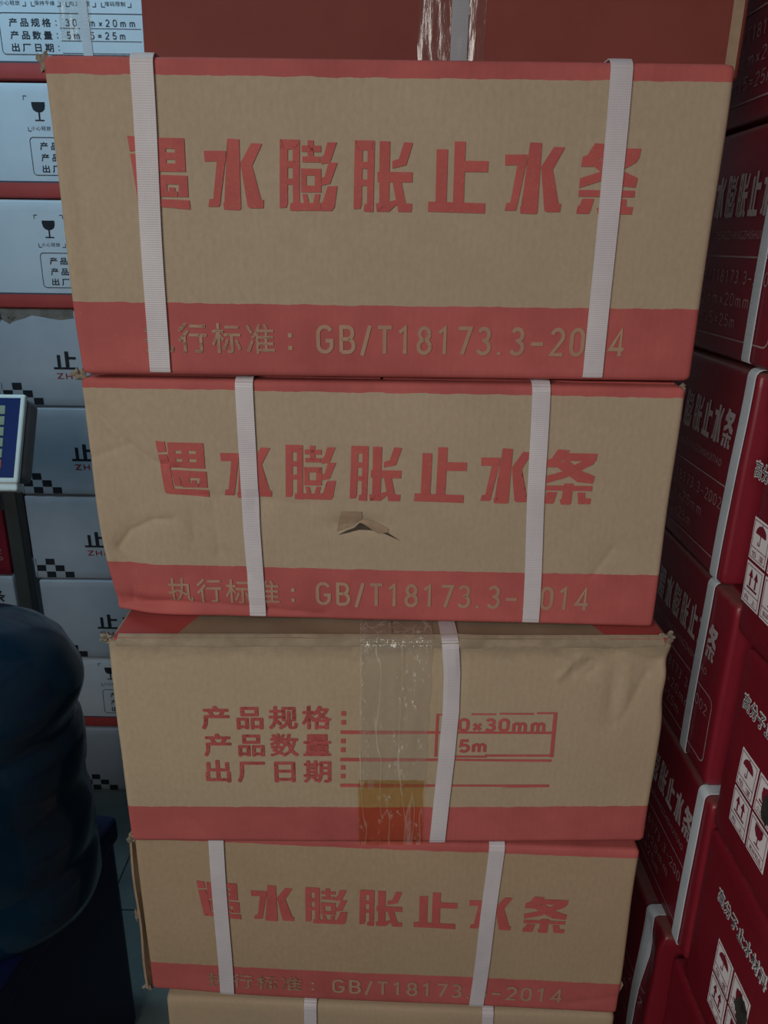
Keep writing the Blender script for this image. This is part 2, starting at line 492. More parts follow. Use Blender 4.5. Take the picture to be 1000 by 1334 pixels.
# ------------------------------------------------------------------ the carton
class Carton:
    """origin at the middle of the base; front face looks along local -y"""
    def __init__(self, name, front, z, yaw, W=0.5, D=0.36, H=0.222, mat=None, seed=0, amp=0.0015,
                 dents=(), creases=(), nu=40, nz=18, r=0.005, flaps=True, flapmat=None, shifts=(), fine=0.02, lid=None):
        self.W, self.D, self.H, self.r = W, D, H - 0.0040, r
        self.fine = fine
        self.seed, self.amp, self.dents, self.creases, self.shifts = seed, amp, dents, creases, shifts
        cx = front[0] - math.sin(yaw) * D / 2; cy = front[1] + math.cos(yaw) * D / 2
        self.root = empty(name, (cx, cy, z), yaw)
        self.body(mat, nu, nz)
        if flaps: self.flaps(flapmat or lid or mat, 0.0 if flapmat else 0.012)

    def warp(self, p):
        x, y, z = p
        W, D, H = self.W, self.D, self.H
        s = self.seed
        q = Vector((x * 5 + s * 7.3, y * 5, z * 8 + s * 3.1))
        nv = mn.noise_vector(q)
        k = self.amp
        x2, y2, z2 = x + nv.x * k, y + nv.y * k, z + nv.z * k * 0.15
        f = max(0.0, min(1.0, (-y / (D / 2) - 0.6) / 0.4))     # only near the front panel
        if f > 0:
            sx = math.cos(math.pi * x / W); sz = math.sin(math.pi * max(0, min(1, z / H)))
            y2 -= f * 0.0018 * sx * sz
            for (dx, dz, rx, rz, dp) in self.dents:
                e = ((x - dx) / rx) ** 2 + ((z - dz) / rz) ** 2
                if e < 9: y2 += f * dp * math.exp(-e)
            for (pts, wd, dp) in self.creases:
                d = min(seg_d(x, z, pts[i], pts[i + 1]) for i in range(len(pts) - 1))
                if d < 9 * wd: y2 += f * dp * (0.75 * math.exp(-d / wd * 1.3) + 0.35 * math.exp(-(d / wd / 3.2) ** 2))
            for (dx, dz, rx, rz, mx, my, mz) in self.shifts:
                e = ((x - dx) / rx) ** 2 + ((z - dz) / rz) ** 2
                if e < 9:
                    g = f * math.exp(-e); x2 += g * mx; y2 += g * my; z2 += g * mz
        return (x2, y2, z2)

    def body(self, mat, nu, nz):
        W, D, H, r = self.W, self.D, self.H, self.r
        loop = []
        def side(a, b, n):
            for i in range(n): loop.append((a[0] + (b[0] - a[0]) * i / n, a[1] + (b[1] - a[1]) * i / n))
        def arc(cx, cy, a0):
            for i in range(3):
                a = math.radians(a0 + 90 * i / 3); loop.append((cx + r * math.cos(a), cy + r * math.sin(a)))
        hw, hd = W / 2, D / 2
        side((-hw + r, -hd), (hw - r, -hd), nu); arc(hw - r, -hd + r, -90)
        side((hw, -hd + r), (hw, hd - r), 10); arc(hw - r, hd - r, 0)
        side((hw - r, hd), (-hw + r, hd), 10); arc(-hw + r, hd - r, 90)
        side((-hw, hd - r), (-hw, -hd + r), 10); arc(-hw + r, -hd + r, 180)
        rows = [(0.0, r), (r * 0.3, r * 0.3), (r, 0.0)]
        rows += [(r + (H - 2 * r) * i / nz, 0.0) for i in range(1, nz)]
        rows += [(H - r, 0.0), (H - r * 0.3, r * 0.3), (H, r)]
        V, U, F = [], [], []
        n = len(loop)
        for z, ins in rows:
            for x, y in loop:
                p = (x * (hw - ins) / hw, y * (hd - ins) / hd, z)
                V.append(self.warp(p)); U.append((x, z))
        for j in range(len(rows) - 1):
            for i in range(n):
                a = j * n + i; b = j * n + (i + 1) % n
                F.append((a, b, b + n, a + n))
        F.append(tuple(reversed(range(n)))); F.append(tuple(range((len(rows) - 1) * n, len(rows) * n)))
        self.body_o = link_mesh('body', V, F, mat, self.root, True, U)

    def flaps(self, mat, inset=0.0):
        """two top flaps meeting on the centre line"""
        W, D, H = self.W, self.D, self.H
        for s in (-1, 1):
            V, U = [], []
            nx, ny = 14, 8
            F = []
            for k, zz in ((0, H - 0.0002), (1, H + 0.0016)):
                for i in range(nx + 1):
                    for j in range(ny + 1):
                        x = s * (0.0012 + (W / 2 - 0.006) * i / nx); y = -D / 2 + 0.0035 + inset + (D - 0.007 - inset) * j / ny
                        V.append(self.warp((x, y, zz + 0.0004 * mn.noise(Vector((x * 20, y * 20, s)))))); U.append((x, 0.4 * (y + D / 2) + 0.11))
            n1 = (nx + 1) * (ny + 1)
            idx = lambda k, i, j: k * n1 + i * (ny + 1) + j
            for i in range(nx):
                for j in range(ny):
                    F.append((idx(1, i, j), idx(1, i + 1, j), idx(1, i + 1, j + 1), idx(1, i, j + 1)))
                    F.append((idx(0, i, j), idx(0, i, j + 1), idx(0, i + 1, j + 1), idx(0, i + 1, j)))
            for i in range(nx):
                F.append((idx(0, i, 0), idx(0, i + 1, 0), idx(1, i + 1, 0), idx(1, i, 0)))
                F.append((idx(0, i, ny), idx(1, i, ny), idx(1, i + 1, ny), idx(0, i + 1, ny)))
            for j in range(ny):
                F.append((idx(0, 0, j), idx(1, 0, j), idx(1, 0, j + 1), idx(0, 0, j + 1)))
                F.append((idx(0, nx, j), idx(0, nx, j + 1), idx(1, nx, j + 1), idx(1, nx, j)))
            o = link_mesh('top_flap', V, F, mat, self.root, False, U)
            bm = bmesh.new(); bm.from_mesh(o.data); bmesh.ops.recalc_face_normals(bm, faces=bm.faces); bm.to_mesh(o.data); bm.free()

    def flat(self, name, vf, mat, eps=0.0007, parent=None, maxlen=None):
        """flat print laid on the (warped) front panel; vf in face coordinates (x, z)"""
        vs, fs = vf
        maxlen = maxlen or self.fine
        bm = bmesh.new()
        bv = [bm.verts.new((x, 0, z)) for x, z in vs]
        for f in fs:
            try: bm.faces.new([bv[i] for i in f])
            except ValueError: pass
        bmesh.ops.triangulate(bm, faces=bm.faces)
        for _ in range(4):
            long = [e for e in bm.edges if e.calc_length() > maxlen]
            if not long: break
            bmesh.ops.subdivide_edges(bm, edges=long, cuts=1)
            bmesh.ops.triangulate(bm, faces=[f for f in bm.faces if len(f.verts) > 3])
        for v in bm.verts:
            v.co = self.warp((v.co.x, -self.D / 2 - eps, v.co.z))
        for f in bm.faces:
            if f.normal.y > 0: f.normal_flip()
        bm.normal_update()
        for f in bm.faces:
            if f.normal.y > 0: f.normal_flip()
        me = bpy.data.meshes.new(name); bm.to_mesh(me); bm.free()
        me.materials.append(mat)
        o = bpy.data.objects.new(name, me); COL.objects.link(o); o.parent = parent or self.root
        return o

    def strap(self, xs, mat, wd=0.0155, th=0.0009, eps=0.0012):
        """band looped round the carton; xs = [(z, x)] position on the front panel"""
        W, D, H, r = self.W, self.D, self.H, 0.006
        def fx(z):
            if z <= xs[0][0]: return xs[0][1]
            for (a, b) in zip(xs, xs[1:]):
                if z <= b[0]:
                    return a[1] + (b[1] - a[1]) * (z - a[0]) / (b[0] - a[0])
            return xs[-1][1]
        path = []
        hd = D / 2
        def arc(cy, cz, a0, a1):
            for i in range(5):
                a = math.radians(a0 + (a1 - a0) * i / 4); path.append((cy + r * math.cos(a), cz + r * math.sin(a), math.cos(a), math.sin(a)))
        top = H + 0.0010
        n = 26
        for i in range(n): path.append((-hd, r + (H - 2 * r) * i / n, -1, 0))
        arc(-hd + r, top - r, 180, 90)
        for i in range(1, 14): path.append((-hd + r + (D - 2 * r) * i / 14, top, 0, 1))
        arc(hd - r, top - r, 90, 0)
        for i in range(1, 8): path.append((hd, H - r - (H - 2 * r) * i / 8, 1, 0))
        arc(hd - r, r, 0, -90)
        for i in range(1, 8): path.append((hd - r - (D - 2 * r) * i / 8, 0, 0, -1))
        arc(-hd + r, r, -90, -180)
        V, U, F = [], [], []
        L = 0; prev = None
        for (y, z, ny, nz_) in path:
            if prev: L += math.hypot(y - prev[0], z - prev[1])
            prev = (y, z)
            x = fx(z)
            e0 = eps if nz_ > -0.5 else 0.0001
            for (dx, e) in ((-wd / 2, e0), (wd / 2, e0), (wd / 2, e0 + th), (wd * .25, e0 + th * 1.15), (-wd * .25, e0 + th * 1.15), (-wd / 2, e0 + th)):
                if nz_ < -0.5: e = -e * 0.3
                V.append(self.warp((x + dx, y + ny * e, z + nz_ * e))); U.append((dx, L))
        m = 6; N = len(path)
        for i in range(N):
            for k in range(m):
                a = i * m + k; b = i * m + (k + 1) % m; c = ((i + 1) % N) * m + (k + 1) % m; d = ((i + 1) % N) * m + k
                F.append((a, b, c, d))
        o = link_mesh('strap', V, F, mat, self.root, False, U)
        bm = bmesh.new(); bm.from_mesh(o.data); bmesh.ops.recalc_face_normals(bm, faces=bm.faces); bm.to_mesh(o.data); bm.free()
        return o

    def tape(self, x0, x1, z0, mat, over=0.06, eps=0.0010, ztop=None, seed=3):
        """clear tape down the front panel from the top seam"""
        D, H = self.D, self.H
        nx = 22; pts = []
        nz = 46
        zt = H if ztop is None else ztop
        for i in range(nz + 1): pts.append((-D / 2 - eps, z0 + (zt - 0.004 - z0) * i / nz))
        if ztop is None:
            pts.append((-D / 2 + 0.0005, H + 0.0012)); pts.append((-D / 2 + 0.004, H + 0.0026))
            for i in range(1, 6): pts.append((-D / 2 + 0.004 + over * i / 5, H + 0.0028))
        V, F = [], []
        for j, (y, z) in enumerate(pts):
            for i in range(nx + 1):
                u = i / nx; x = x0 + (x1 - x0) * u
                x += 0.0012 * mn.noise(Vector((u * 3, z * 60, seed))) if i in (0, nx) else 0
                wr = abs(mn.noise(Vector((u * 5 + seed, z * 9, 1.3)))) ** 1.4 * 0.0030
                wr += 0.0016 * max(0, mn.noise(Vector((u * 14, z * 26 + seed, 4.1))))
                if y < -D / 2: V.append(self.warp((x, y - wr, z)))
                else: V.append(self.warp((x, y, z + wr * 0.5)))
        n = nx + 1
        for j in range(len(pts) - 1):
            for i in range(nx): F.append((j * n + i, j * n + i + 1, (j + 1) * n + i + 1, (j + 1) * n + i))
        return link_mesh('tape', V, F, mat, self.root, True)

    def scrap(self, name, x, z, size, seed, mat, out=0.002, flat=0.5, y=None):
        """a little crumpled bit of torn board"""
        bm = bmesh.new(); bmesh.ops.create_icosphere(bm, subdivisions=3, radius=1.0)
        rng = Vector((seed * 3.7, seed * 1.9, seed))
        yy = -self.D / 2 if y is None else y
        for v in bm.verts:
            d = v.co.normalized()
            k = 0.55 + 0.9 * mn.noise(d * 1.3 + rng) + 0.25 * mn.noise(d * 4 + rng)
            v.co = Vector((x + d.x * size[0] * k, yy - out + d.y * size[0] * flat * k, z + d.z * size[1] * k))
        me = bpy.data.meshes.new(name); bm.to_mesh(me); bm.free(); me.materials.append(mat)
        o = bpy.data.objects.new(name, me); COL.objects.link(o); o.parent = self.root
        return o


# ------------------------------------------------------------------ room shell
FLOOR = -1.44


def box_mesh(name, x0, y0, z0, x1, y1, z1, mat, parent=None, bev=0.0):
    bm = bmesh.new(); bmesh.ops.create_cube(bm, size=1.0)
    for v in bm.verts:
        v.co = ((x0 + x1) / 2 + v.co.x * (x1 - x0), (y0 + y1) / 2 + v.co.y * (y1 - y0), (z0 + z1) / 2 + v.co.z * (z1 - z0))
    if bev: bmesh.ops.bevel(bm, geom=bm.edges[:], offset=bev, segments=3, affect='EDGES', profile=0.5)
    me = bpy.data.meshes.new(name); bm.to_mesh(me); bm.free()
    if mat: me.materials.append(mat)
    o = bpy.data.objects.new(name, me); COL.objects.link(o)
    if parent: o.parent = parent
    return o


m_wall = m_plain('painted_plaster', (0.42, 0.43, 0.43, 1), (0.50, 0.50, 0.50, 1), 0.85, 4, 0.1)
m_grout = m_plain('dark_floor_joint', (0.05, 0.055, 0.055, 1), (0.08, 0.085, 0.085, 1), 0.9, 40)
m_tile = m_plain('grey_green_floor_tile', (0.14, 0.17, 0.165, 1), (0.19, 0.22, 0.215, 1), 0.45, 9, 0.03)
floor = tag(box_mesh('floor', -2.4, -1.6, FLOOR - 0.06, 1.3, 2.6, FLOOR - 0.004, m_grout), kind='structure')
tw = 0.4
for i in range(-3, 1):
    for j in range(-1, 4):
        x0 = -0.62 + i * tw; y0 = 0.954 + (j - 1) * tw
        if x0 < -1.7 or x0 > 0.2 or y0 > 1.8: continue
        box_mesh('floor_tile', x0 + 0.0015, y0 + 0.0015, FLOOR - 0.02, x0 + tw - 0.0015, y0 + tw - 0.0015, FLOOR, m_tile, floor, 0.0012)
tag(box_mesh('wall_back', -2.4, 2.35, FLOOR - 0.05, 1.3, 2.45, 1.75, m_wall), kind='structure')
tag(box_mesh('wall_left', -2.45, -1.6, FLOOR - 0.05, -2.35, 2.4, 1.75, m_wall), kind='structure')
tag(box_mesh('wall_right', 1.0, -1.6, FLOOR - 0.05, 1.1, 2.4, 1.75, m_wall), kind='structure')
tag(box_mesh('ceiling', -2.45, -1.6, 1.7, 1.1, 2.45, 1.8, m_wall), kind='structure')

# ------------------------------------------------------------------ brown cartons, the middle stack
GB = 'kraft cartons in the middle stack'
LV = [0.13083, -0.10300, -0.32621, -0.55053, -0.77216, -0.9948, -1.2174, -1.44]   # levels of the stack


def spec_rows(c, mat, x0, zs, h, cw, bold, rows=('产品规格', '产品数量', '出厂日期'), dots=0.006):
    for s, z in zip(rows, zs):
        c.flat('lettering', fat(s, x0, z - h / 2, x0 + cw, z + h / 2, bold, 1.25), mat)
        x = x0 + cw + 0.011
        c.flat('lettering', polys_to_vf([R(x - .002, z - .0075, x + .0022, z - .0025), R(x - .002, z + .002, x + .0022, z + .0070)]), mat)


def name_side(c, tx, tz, sx, sz):
    """title in heavy strokes and the standard number left bare in the red band"""
    c.flat('lettering', polys_to_vf(title_polys(tx[0], tz[0], tx[1], tz[1])), MAT['ink'])
    a, b = sx; L = b - a
    c.flat('lettering', fat('执行标准', a, sz[0], a + L * 0.268, sz[1], 0.00025, 1.22), MAT['reverse'])
    zc = (sz[0] + sz[1]) / 2; h = sz[1] - sz[0]
    x = a + L * 0.30
    c.flat('lettering', polys_to_vf([R(x - .0016, zc - h * .36, x + .0016, zc - h * .22), R(x - .0016, zc + h * .06, x + .0016, zc + h * .20)]), MAT['reverse'])
    c.flat('lettering', stroke_text('GB/T18173.3-2014', a + L * 0.355, sz[0] + h * .06, b, sz[1] - h * .04, 0.0031), MAT['reverse'])


# --- carton 1 (top, name side)
k1 = m_kraft('kraft_board_top', 0.0575, LV[0] - LV[1] - 0.0165)
c1 = Carton('cardboard_carton', (0.0, 0.629), LV[1], 0.0026, H=LV[0] - LV[1], mat=k1, seed=1, nu=130, nz=60, r=0.0042, lid=MAT['ink'],
            dents=[(-0.178, 0.232, 0.016, 0.004, 0.0018), (0.168, 0.232, 0.016, 0.004, 0.0018)],
            creases=[([(-0.236, 0.215), (-0.233, 0.03)], 0.004, 0.0012)],
            shifts=[(-0.25, 0.0, 0.02, 0.03, 0.002, 0, 0)])
name_side(c1, (-0.194, 0.187), (0.1265, 0.176), (-0.194, 0.193), (0.0185, 0.0425))
c1.strap([(0.0, -0.1835), (0.24, -0.1785)], MAT['strap'], 0.0165)
c1.strap([(0.0, 0.169), (0.24, 0.1665)], MAT['strap'], 0.0160)
c1.scrap('torn_corner', -0.251, 0.2245, (0.0055, 0.0085), 4, MAT['paper'], -0.004)
tag(c1.root, 'topmost kraft carton facing us in the middle stack, two wide white straps', 'carton', GB)

# --- carton 2
k2 = m_kraft('kraft_board_second', 0.0515, LV[1] - LV[2] - 0.0125)
H2 = LV[1] - LV[2]
c2 = Carton('cardboard_carton', (-0.0039, 0.6326), LV[2], -0.0251, H=H2, mat=k2, lid=MAT['ink'], seed=2, nu=240, nz=110, fine=0.006, amp=0.0022, r=0.0035,
            dents=[(-0.114, H2, 0.014, 0.004, 0.0022), (0.127, H2, 0.016, 0.005, 0.003), (-0.019, 0.094, 0.022, 0.007, 0.004),
                   (-0.145, 0.055, 0.012, 0.06, 0.0016), (-0.16, 0.10, 0.012, 0.05, 0.0014), (-0.225, 0.07, 0.02, 0.03, 0.003),
                   (-0.215, 0.012, 0.035, 0.006, 0.004), (-0.105, 0.112, 0.010, 0.014, 0.002)],
            creases=[([(-0.245, 0.196), (-0.222, 0.168), (-0.196, 0.148), (-0.172, 0.142)], 0.0024, 0.0026),
                     ([(-0.236, 0.066), (-0.222, 0.083), (-0.200, 0.094), (-0.183, 0.095)], 0.0022, 0.0024),
                     ([(-0.235, 0.066), (-0.225, 0.045)], 0.0026, 0.0022),
                     ([(-0.19, 0.118), (-0.12, 0.119), (-0.06, 0.112)], 0.0030, 0.0010),
                     ([(-0.135, 0.066), (-0.112, 0.040)], 0.0035, 0.0016),
                     ([(-0.245, 0.006), (-0.19, 0.014), (-0.12, 0.011), (-0.05, 0.005)], 0.0035, 0.0028),
                     ([(0.19, 0.05), (0.205, 0.075)], 0.004, 0.0014), ([(-0.146, 0.112), (-0.143, 0.062)], 0.0016, 0.0010), ([(-0.166, 0.110), (-0.164, 0.075)], 0.0016, 0.0008), ([(-0.178, 0.04), (-0.176, 0.022)], 0.0020, 0.0014), ([(-0.24, 0.05), (-0.228, 0.03), (-0.232, 0.012)], 0.0022, 0.0018), ([(-0.25, 0.150), (-0.215, 0.162)], 0.0020, 0.0010)],
            shifts=[(-0.25, 0.0, 0.03, 0.05, 0.007, 0.004, 0.003)])
name_side(c2, (-0.191, 0.183), (0.1165, 0.1655), (-0.192, 0.1895), (0.0145, 0.0390))
c2.strap([(0.0, -0.110), (0.09, -0.1115), (0.225, -0.1125)], MAT['strap'], 0.0148)
c2.strap([(0.0, 0.1385), (0.225, 0.1300)], MAT['strap'], 0.0150)
c2.scrap('torn_corner', -0.2525, H2 - 0.002, (0.0085, 0.0085), 6, MAT['paper'], -0.004)
c2.scrap('torn_corner', 0.2475, H2 - 0.005, (0.006, 0.0045), 9, MAT['paper'], -0.004)


def tear(c):
    """a rip in the front panel with its liner peeled up"""
    x0, z0 = -0.036, 0.0845
    lens = [(0, 0), (.008, .004), (.014, .006), (.020, .0115), (.026, .0135), (.031, .010), (.038, .0065), (.047, .0005), (.054, -.004), (.047, -.0008), (.038, .0030), (.028, .0045), (.018, .0045), (.009, .002)]
    o = c.flat('tear', ([(x0 + a, z0 + b) for a, b in lens], [tuple(range(len(lens)))]), MAT['core_dark'], 0.0009)
    patch = [(-.001, .003), (.006, .0055), (.013, .0075), (.017, .012), (.021, .015), (.021, .022), (.003, .022), (.001, .012)]
    c.flat('peeled_liner', ([(x0 + a, z0 + b) for a, b in patch], [tuple(range(len(patch)))]), MAT['peel'], 0.0008)
    V, F = [], []
    n = 9
    for i in range(n + 1):
        u = i / n
        xt = x0 + .016 + .028 * u; zt = z0 + .0145 - .013 * max(0, u - .35) ** 1.2 - .004 * (1 - min(1, u * 4))
        lift = math.sin(math.pi * min(1, u * 1.05)) * 0.0040
        zb = z0 + .0108 - .0085 * u + .0016 * math.sin(u * 7)
        for k in range(4):
            t = k / 3
            V.append(c.warp((xt, -c.D / 2 - 0.0008 - lift * t ** 1.5, zt + (zb - zt) * t)))
    for i in range(n):
        for k in range(3): F.append((i * 4 + k, (i + 1) * 4 + k, (i + 1) * 4 + k + 1, i * 4 + k + 1))
    link_mesh('torn_flap', V, F, MAT['peel'], c.root, True)


tear(c2)
tag(c2.root, 'second kraft carton from the top, torn hole under its red title', 'carton', GB)

# --- carton 3 (specification side, clear tape)
H3 = LV[2] - LV[3]
k3 = m_kraft('kraft_board_third', 0.0435, 99.0, H3 - 0.012, kraft=(0.385, 0.30, 0.205, 1), kraft2=(0.335, 0.255, 0.17, 1))


def m_flap3():
    t = NT('kraft_flap_red_ends'); obj = t.coord()
    xyz = t.add('ShaderNodeSeparateXYZ'); t.link(obj, xyz.inputs[0])
    k = t.mix(t.ramp(t.noise(9, 5, 0.6, obj), 0.35, 0.65), (0.20, 0.15, 0.10, 1), (0.28, 0.21, 0.145, 1))
    a = t.math('ADD', t.math('ABSOLUTE', xyz.outputs[0]), t.math('MULTIPLY', t.math('ADD', xyz.outputs[1], 0.18), 0.35))
    t.base(t.mix(t.math('GREATER_THAN', a, 0.195), k, (0.36, 0.065, 0.06, 1))).rough(0.8, 0.2)
    return t.m


c3 = Carton('cardboard_carton', (0.009, 0.6011), LV[3], 0.0202, H=H3, mat=k3, seed=3, nu=200, nz=90, fine=0.010, amp=0.0020, r=0.0045, flapmat=m_flap3(),
            dents=[(0.055, H3, 0.014, 0.004, 0.002), (0.172, 0.196, 0.007, 0.005, 0.0016),
                   (0.2, 0.165, 0.006, 0.028, 0.0016), (0.212, 0.17, 0.006, 0.03, -0.0012), (0.06, 0.19, 0.004, 0.04, 0.001)],
            creases=[([(0.167, 0.206), (0.160, 0.198), (0.150, 0.186)], 0.0016, -0.0020), ([(0.162, 0.188), (0.160, 0.195), (0.164, 0.203)], 0.0016, 0.0016), ([(0.166, 0.192), (0.174, 0.188), (0.181, 0.192), (0.183, 0.199), (0.176, 0.202)], 0.0016, 0.0022), ([(0.2, 0.212), (0.24, 0.20)], 0.004, 0.0022),
                     ([(-0.035, 0.214), (-0.022, 0.203)], 0.0025, 0.0020), ([(0.21, 0.14), (0.23, 0.19)], 0.006, 0.0018)],
            shifts=[(0.25, 0.165, 0.02, 0.02, -0.003, 0, 0), (0.25, 0.20, 0.02, 0.012, -0.002, 0.003, 0)])
spec_rows(c3, MAT['ink'], -0.173, (0.1430, 0.1135, 0.0845), 0.0255, 0.118, 0.0007)
for z, d in ((0.1275, 0), (0.0978, -0.0010), (0.0690, -0.0005)):
    pl = [(-0.0465, z - .0019), (0.0, z - .0021), (0.06, z - .0013), (0.150, z - .0014 + d), (0.1505, z + .0012 + d), (0.06, z + .0009), (0.0, z + .0016), (-0.0465, z + .0019)]
    c3.flat('printed_line', (pl, [tuple(range(len(pl)))]), MAT['ink'])
pl = [(0.105, 0.0660), (0.150, 0.0668), (0.1515, 0.0682), (0.122, 0.0676)]
c3.flat('printed_line', (pl, [(0, 1, 2, 3)]), MAT['ink'])
fr = [R(0.0415, 0.101, 0.0440, 0.1465), R(0.148, 0.1005, 0.1515, 0.1490), R(0.0415, 0.1455, 0.056, 0.1472), R(0.0735, 0.1462, 0.096, 0.1478),
      R(0.099, 0.1468, 0.130, 0.1486), R(0.133, 0.1475, 0.1515, 0.1495), R(0.05, 0.1000, 0.09, 0.1022), R(0.088, 0.1012, 0.1515, 0.1036)]
c3.flat('printed_frame', polys_to_vf(fr), MAT['ink'])
c3.flat('lettering', stroke_text('20x30mm', 0.050, 0.1290, 0.1430, 0.1418, 0.0030, 0.14), MAT['ink'])
c3.flat('lettering', stroke_text('5m', 0.0640, 0.1062, 0.0905, 0.1190, 0.0030, 0.12), MAT['ink'])
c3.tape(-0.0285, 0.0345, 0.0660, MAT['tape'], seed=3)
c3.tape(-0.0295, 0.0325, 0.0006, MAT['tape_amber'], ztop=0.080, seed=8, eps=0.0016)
c3.strap([(0.0, 0.0470), (0.05, 0.0500), (0.10, 0.0528), (0.15, 0.0545), (0.19, 0.0530), (0.225, 0.0490)], MAT['strap'], 0.0150)
c3.scrap('torn_corner', -0.2515, H3 - 0.004, (0.0085, 0.0062), 12, MAT['paper'], -0.005)
c3.scrap('torn_corner', 0.2470, H3 - 0.002, (0.0095, 0.0070), 15, MAT['paper'], -0.006)
c3.scrap('torn_corner', -0.2500, 0.002, (0.0055, 0.0075), 18, MAT['paper'], -0.003)
# ragged liner lip along the top front edge
V, F = [], []
for i in range(61):
    x = -0.242 + 0.484 * i / 60
    a = 0.0022 + 0.0030 * max(0, mn.noise(Vector((x * 23, 2.2, 0)))) + 0.0015 * max(0, mn.noise(Vector((x * 90, 5, 0))))
    V += [c3.warp((x, -c3.D / 2 - 0.0004, c3.H - 0.0028 - a * 0.8)), c3.warp((x, -c3.D / 2 - 0.0011, c3.H - 0.0008)), c3.warp((x, -c3.D / 2 + 0.008, c3.H + 0.0034))]
for i in range(60):
    for k in range(2): F.append((i * 3 + k, (i + 1) * 3 + k, (i + 1) * 3 + k + 1, i * 3 + k + 1))
lip = link_mesh('worn_edge', V, F, m_plain('grimy_worn_board_edge', (0.19, 0.15, 0.105, 1), (0.31, 0.24, 0.17, 1), 0.9, 45, 0.5), c3.root, True)
tag(c3.root, 'third kraft carton from the top, product specification lines and clear tape on its front', 'carton', GB)

# --- carton 4
H4 = LV[3] - LV[4]
k4 = m_kraft('kraft_board_fourth', 0.0435, H4 - 0.0130, kraft=(0.35, 0.255, 0.165, 1), kraft2=(0.30, 0.215, 0.135, 1))
c4 = Carton('cardboard_carton', (0.0042, 0.6076), LV[4], -0.0369, H=H4, mat=k4, lid=MAT['ink'], seed=4, nu=120, nz=56, amp=0.0016, r=0.0035,
            dents=[(-0.1685, H4, 0.014, 0.004, 0.002), (0.108, H4, 0.014, 0.004, 0.002)],
            creases=[([(0.2, 0.012), (0.245, 0.022)], 0.0035, 0.0018)],
            shifts=[(-0.25, 0.0, 0.08, 0.03, 0.0, 0.0, 0.004)])
name_side(c4, (-0.190, 0.186), (0.1110, 0.1580), (-0.188, 0.1915), (0.0125, 0.0335))
c4.strap([(0.0, -0.1675), (0.22, -0.1665)], MAT['strap'], 0.0152)
c4.strap([(0.0, 0.1010), (0.22, 0.1105)], MAT['strap'], 0.0152)
V, F = [], []
for j in range(13):
    z = 0.002 + (H4 - 0.012) * j / 12
    b = 0.0025 * math.sin(j * 0.9) + 0.003
    for (x, y) in ((-0.2510, -0.170), (-0.2535 - b * .35, -0.178), (-0.2560 - b * .35, -0.1775), (-0.2535, -0.168)): V.append((x, y, z))
for j in range(12):
    for k in range(4): F.append((j * 4 + k, j * 4 + (k + 1) % 4, (j + 1) * 4 + (k + 1) % 4, (j + 1) * 4 + k))
F += [(3, 2, 1, 0), (48, 49, 50, 51)]
link_mesh('side_flap', V, F, MAT['peel'], c4.root)
c4.scrap('torn_corner', -0.2585, 0.105, (0.0026, 0.0105), 21, MAT['paper'], -0.004)
c4.scrap('torn_corner', -0.2560, 0.004, (0.0085, 0.0055), 24, MAT['paper'], -0.004)
c4.scrap('torn_corner', 0.2500, 0.030, (0.005, 0.020), 27, MAT['peel'], -0.006)
tag(c4.root, 'fourth kraft carton from the top, loose cardboard sheet along its left edge', 'carton', GB)

# --- carton 5 and the two below it that carry the stack
k5 = m_kraft('kraft_board_low', 0.045, 99.0, kraft=(0.37, 0.27, 0.175, 1))
for i, (fx_, fy_, yaw, lab) in enumerate([
        (0.012, 0.606, -0.03, 'kraft carton cut off by the bottom of the photo, under the fourth'),
        (0.010, 0.610, 0.01, 'kraft carton next to the lowest in the middle stack'),
        (0.006, 0.607, -0.01, 'lowest kraft carton in the middle stack, on the floor tiles')]):
    z = LV[5 + i]
    c = Carton('cardboard_carton', (fx_, fy_), z, yaw, W=0.486, H=LV[4 + i] - z, mat=k5, seed=30 + i, nu=60, nz=20)
    if i == 0:
        c.strap([(0, -0.086), (0.22, -0.085)], MAT['strap'], 0.0135); c.strap([(0, 0.1075), (0.22, 0.1065)], MAT['strap'], 0.0120)
    else:
        c.strap([(0, 0.045), (0.22, 0.045)], MAT['strap'], 0.0150)
    tag(c.root, lab, 'carton', GB)

# --- dark red carton on top of the stack, set back
m_dr = NT('dull_dark_red_board'); ob_ = m_dr.coord()
m_dr.base(m_dr.mix(m_dr.ramp(m_dr.noise(8, 5, 0.6, ob_), 0.35, 0.65), (0.150, 0.032, 0.026, 1), (0.185, 0.042, 0.034, 1))).rough(0.7, 0.25)
m_dr.bump(m_dr.noise(180, 3, 0.6, ob_), 0.1, 0.001)
c0 = Carton('dark_red_carton', (0.045, 0.735), LV[0] + 0.002, 0.004, W=0.503, D=0.30, H=0.222, mat=m_dr.m, seed=41, nu=60, nz=24)
c0.strap([(0, 0.0125), (0.22, 0.0125)], m_strap('greyed_woven_strap', (0.34, 0.34, 0.38, 1), (0.29, 0.29, 0.33, 1)), 0.0140)
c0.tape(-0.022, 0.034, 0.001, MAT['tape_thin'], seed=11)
c0.flat('bare_board_edge', ([(0.2375, 0.004), (0.2465, 0.004), (0.2465, 0.212), (0.2365, 0.212)], [(0, 1, 2, 3)]), MAT['peel'])
tag(c0.root, 'dark red carton set back on top of the uppermost kraft carton', 'carton')

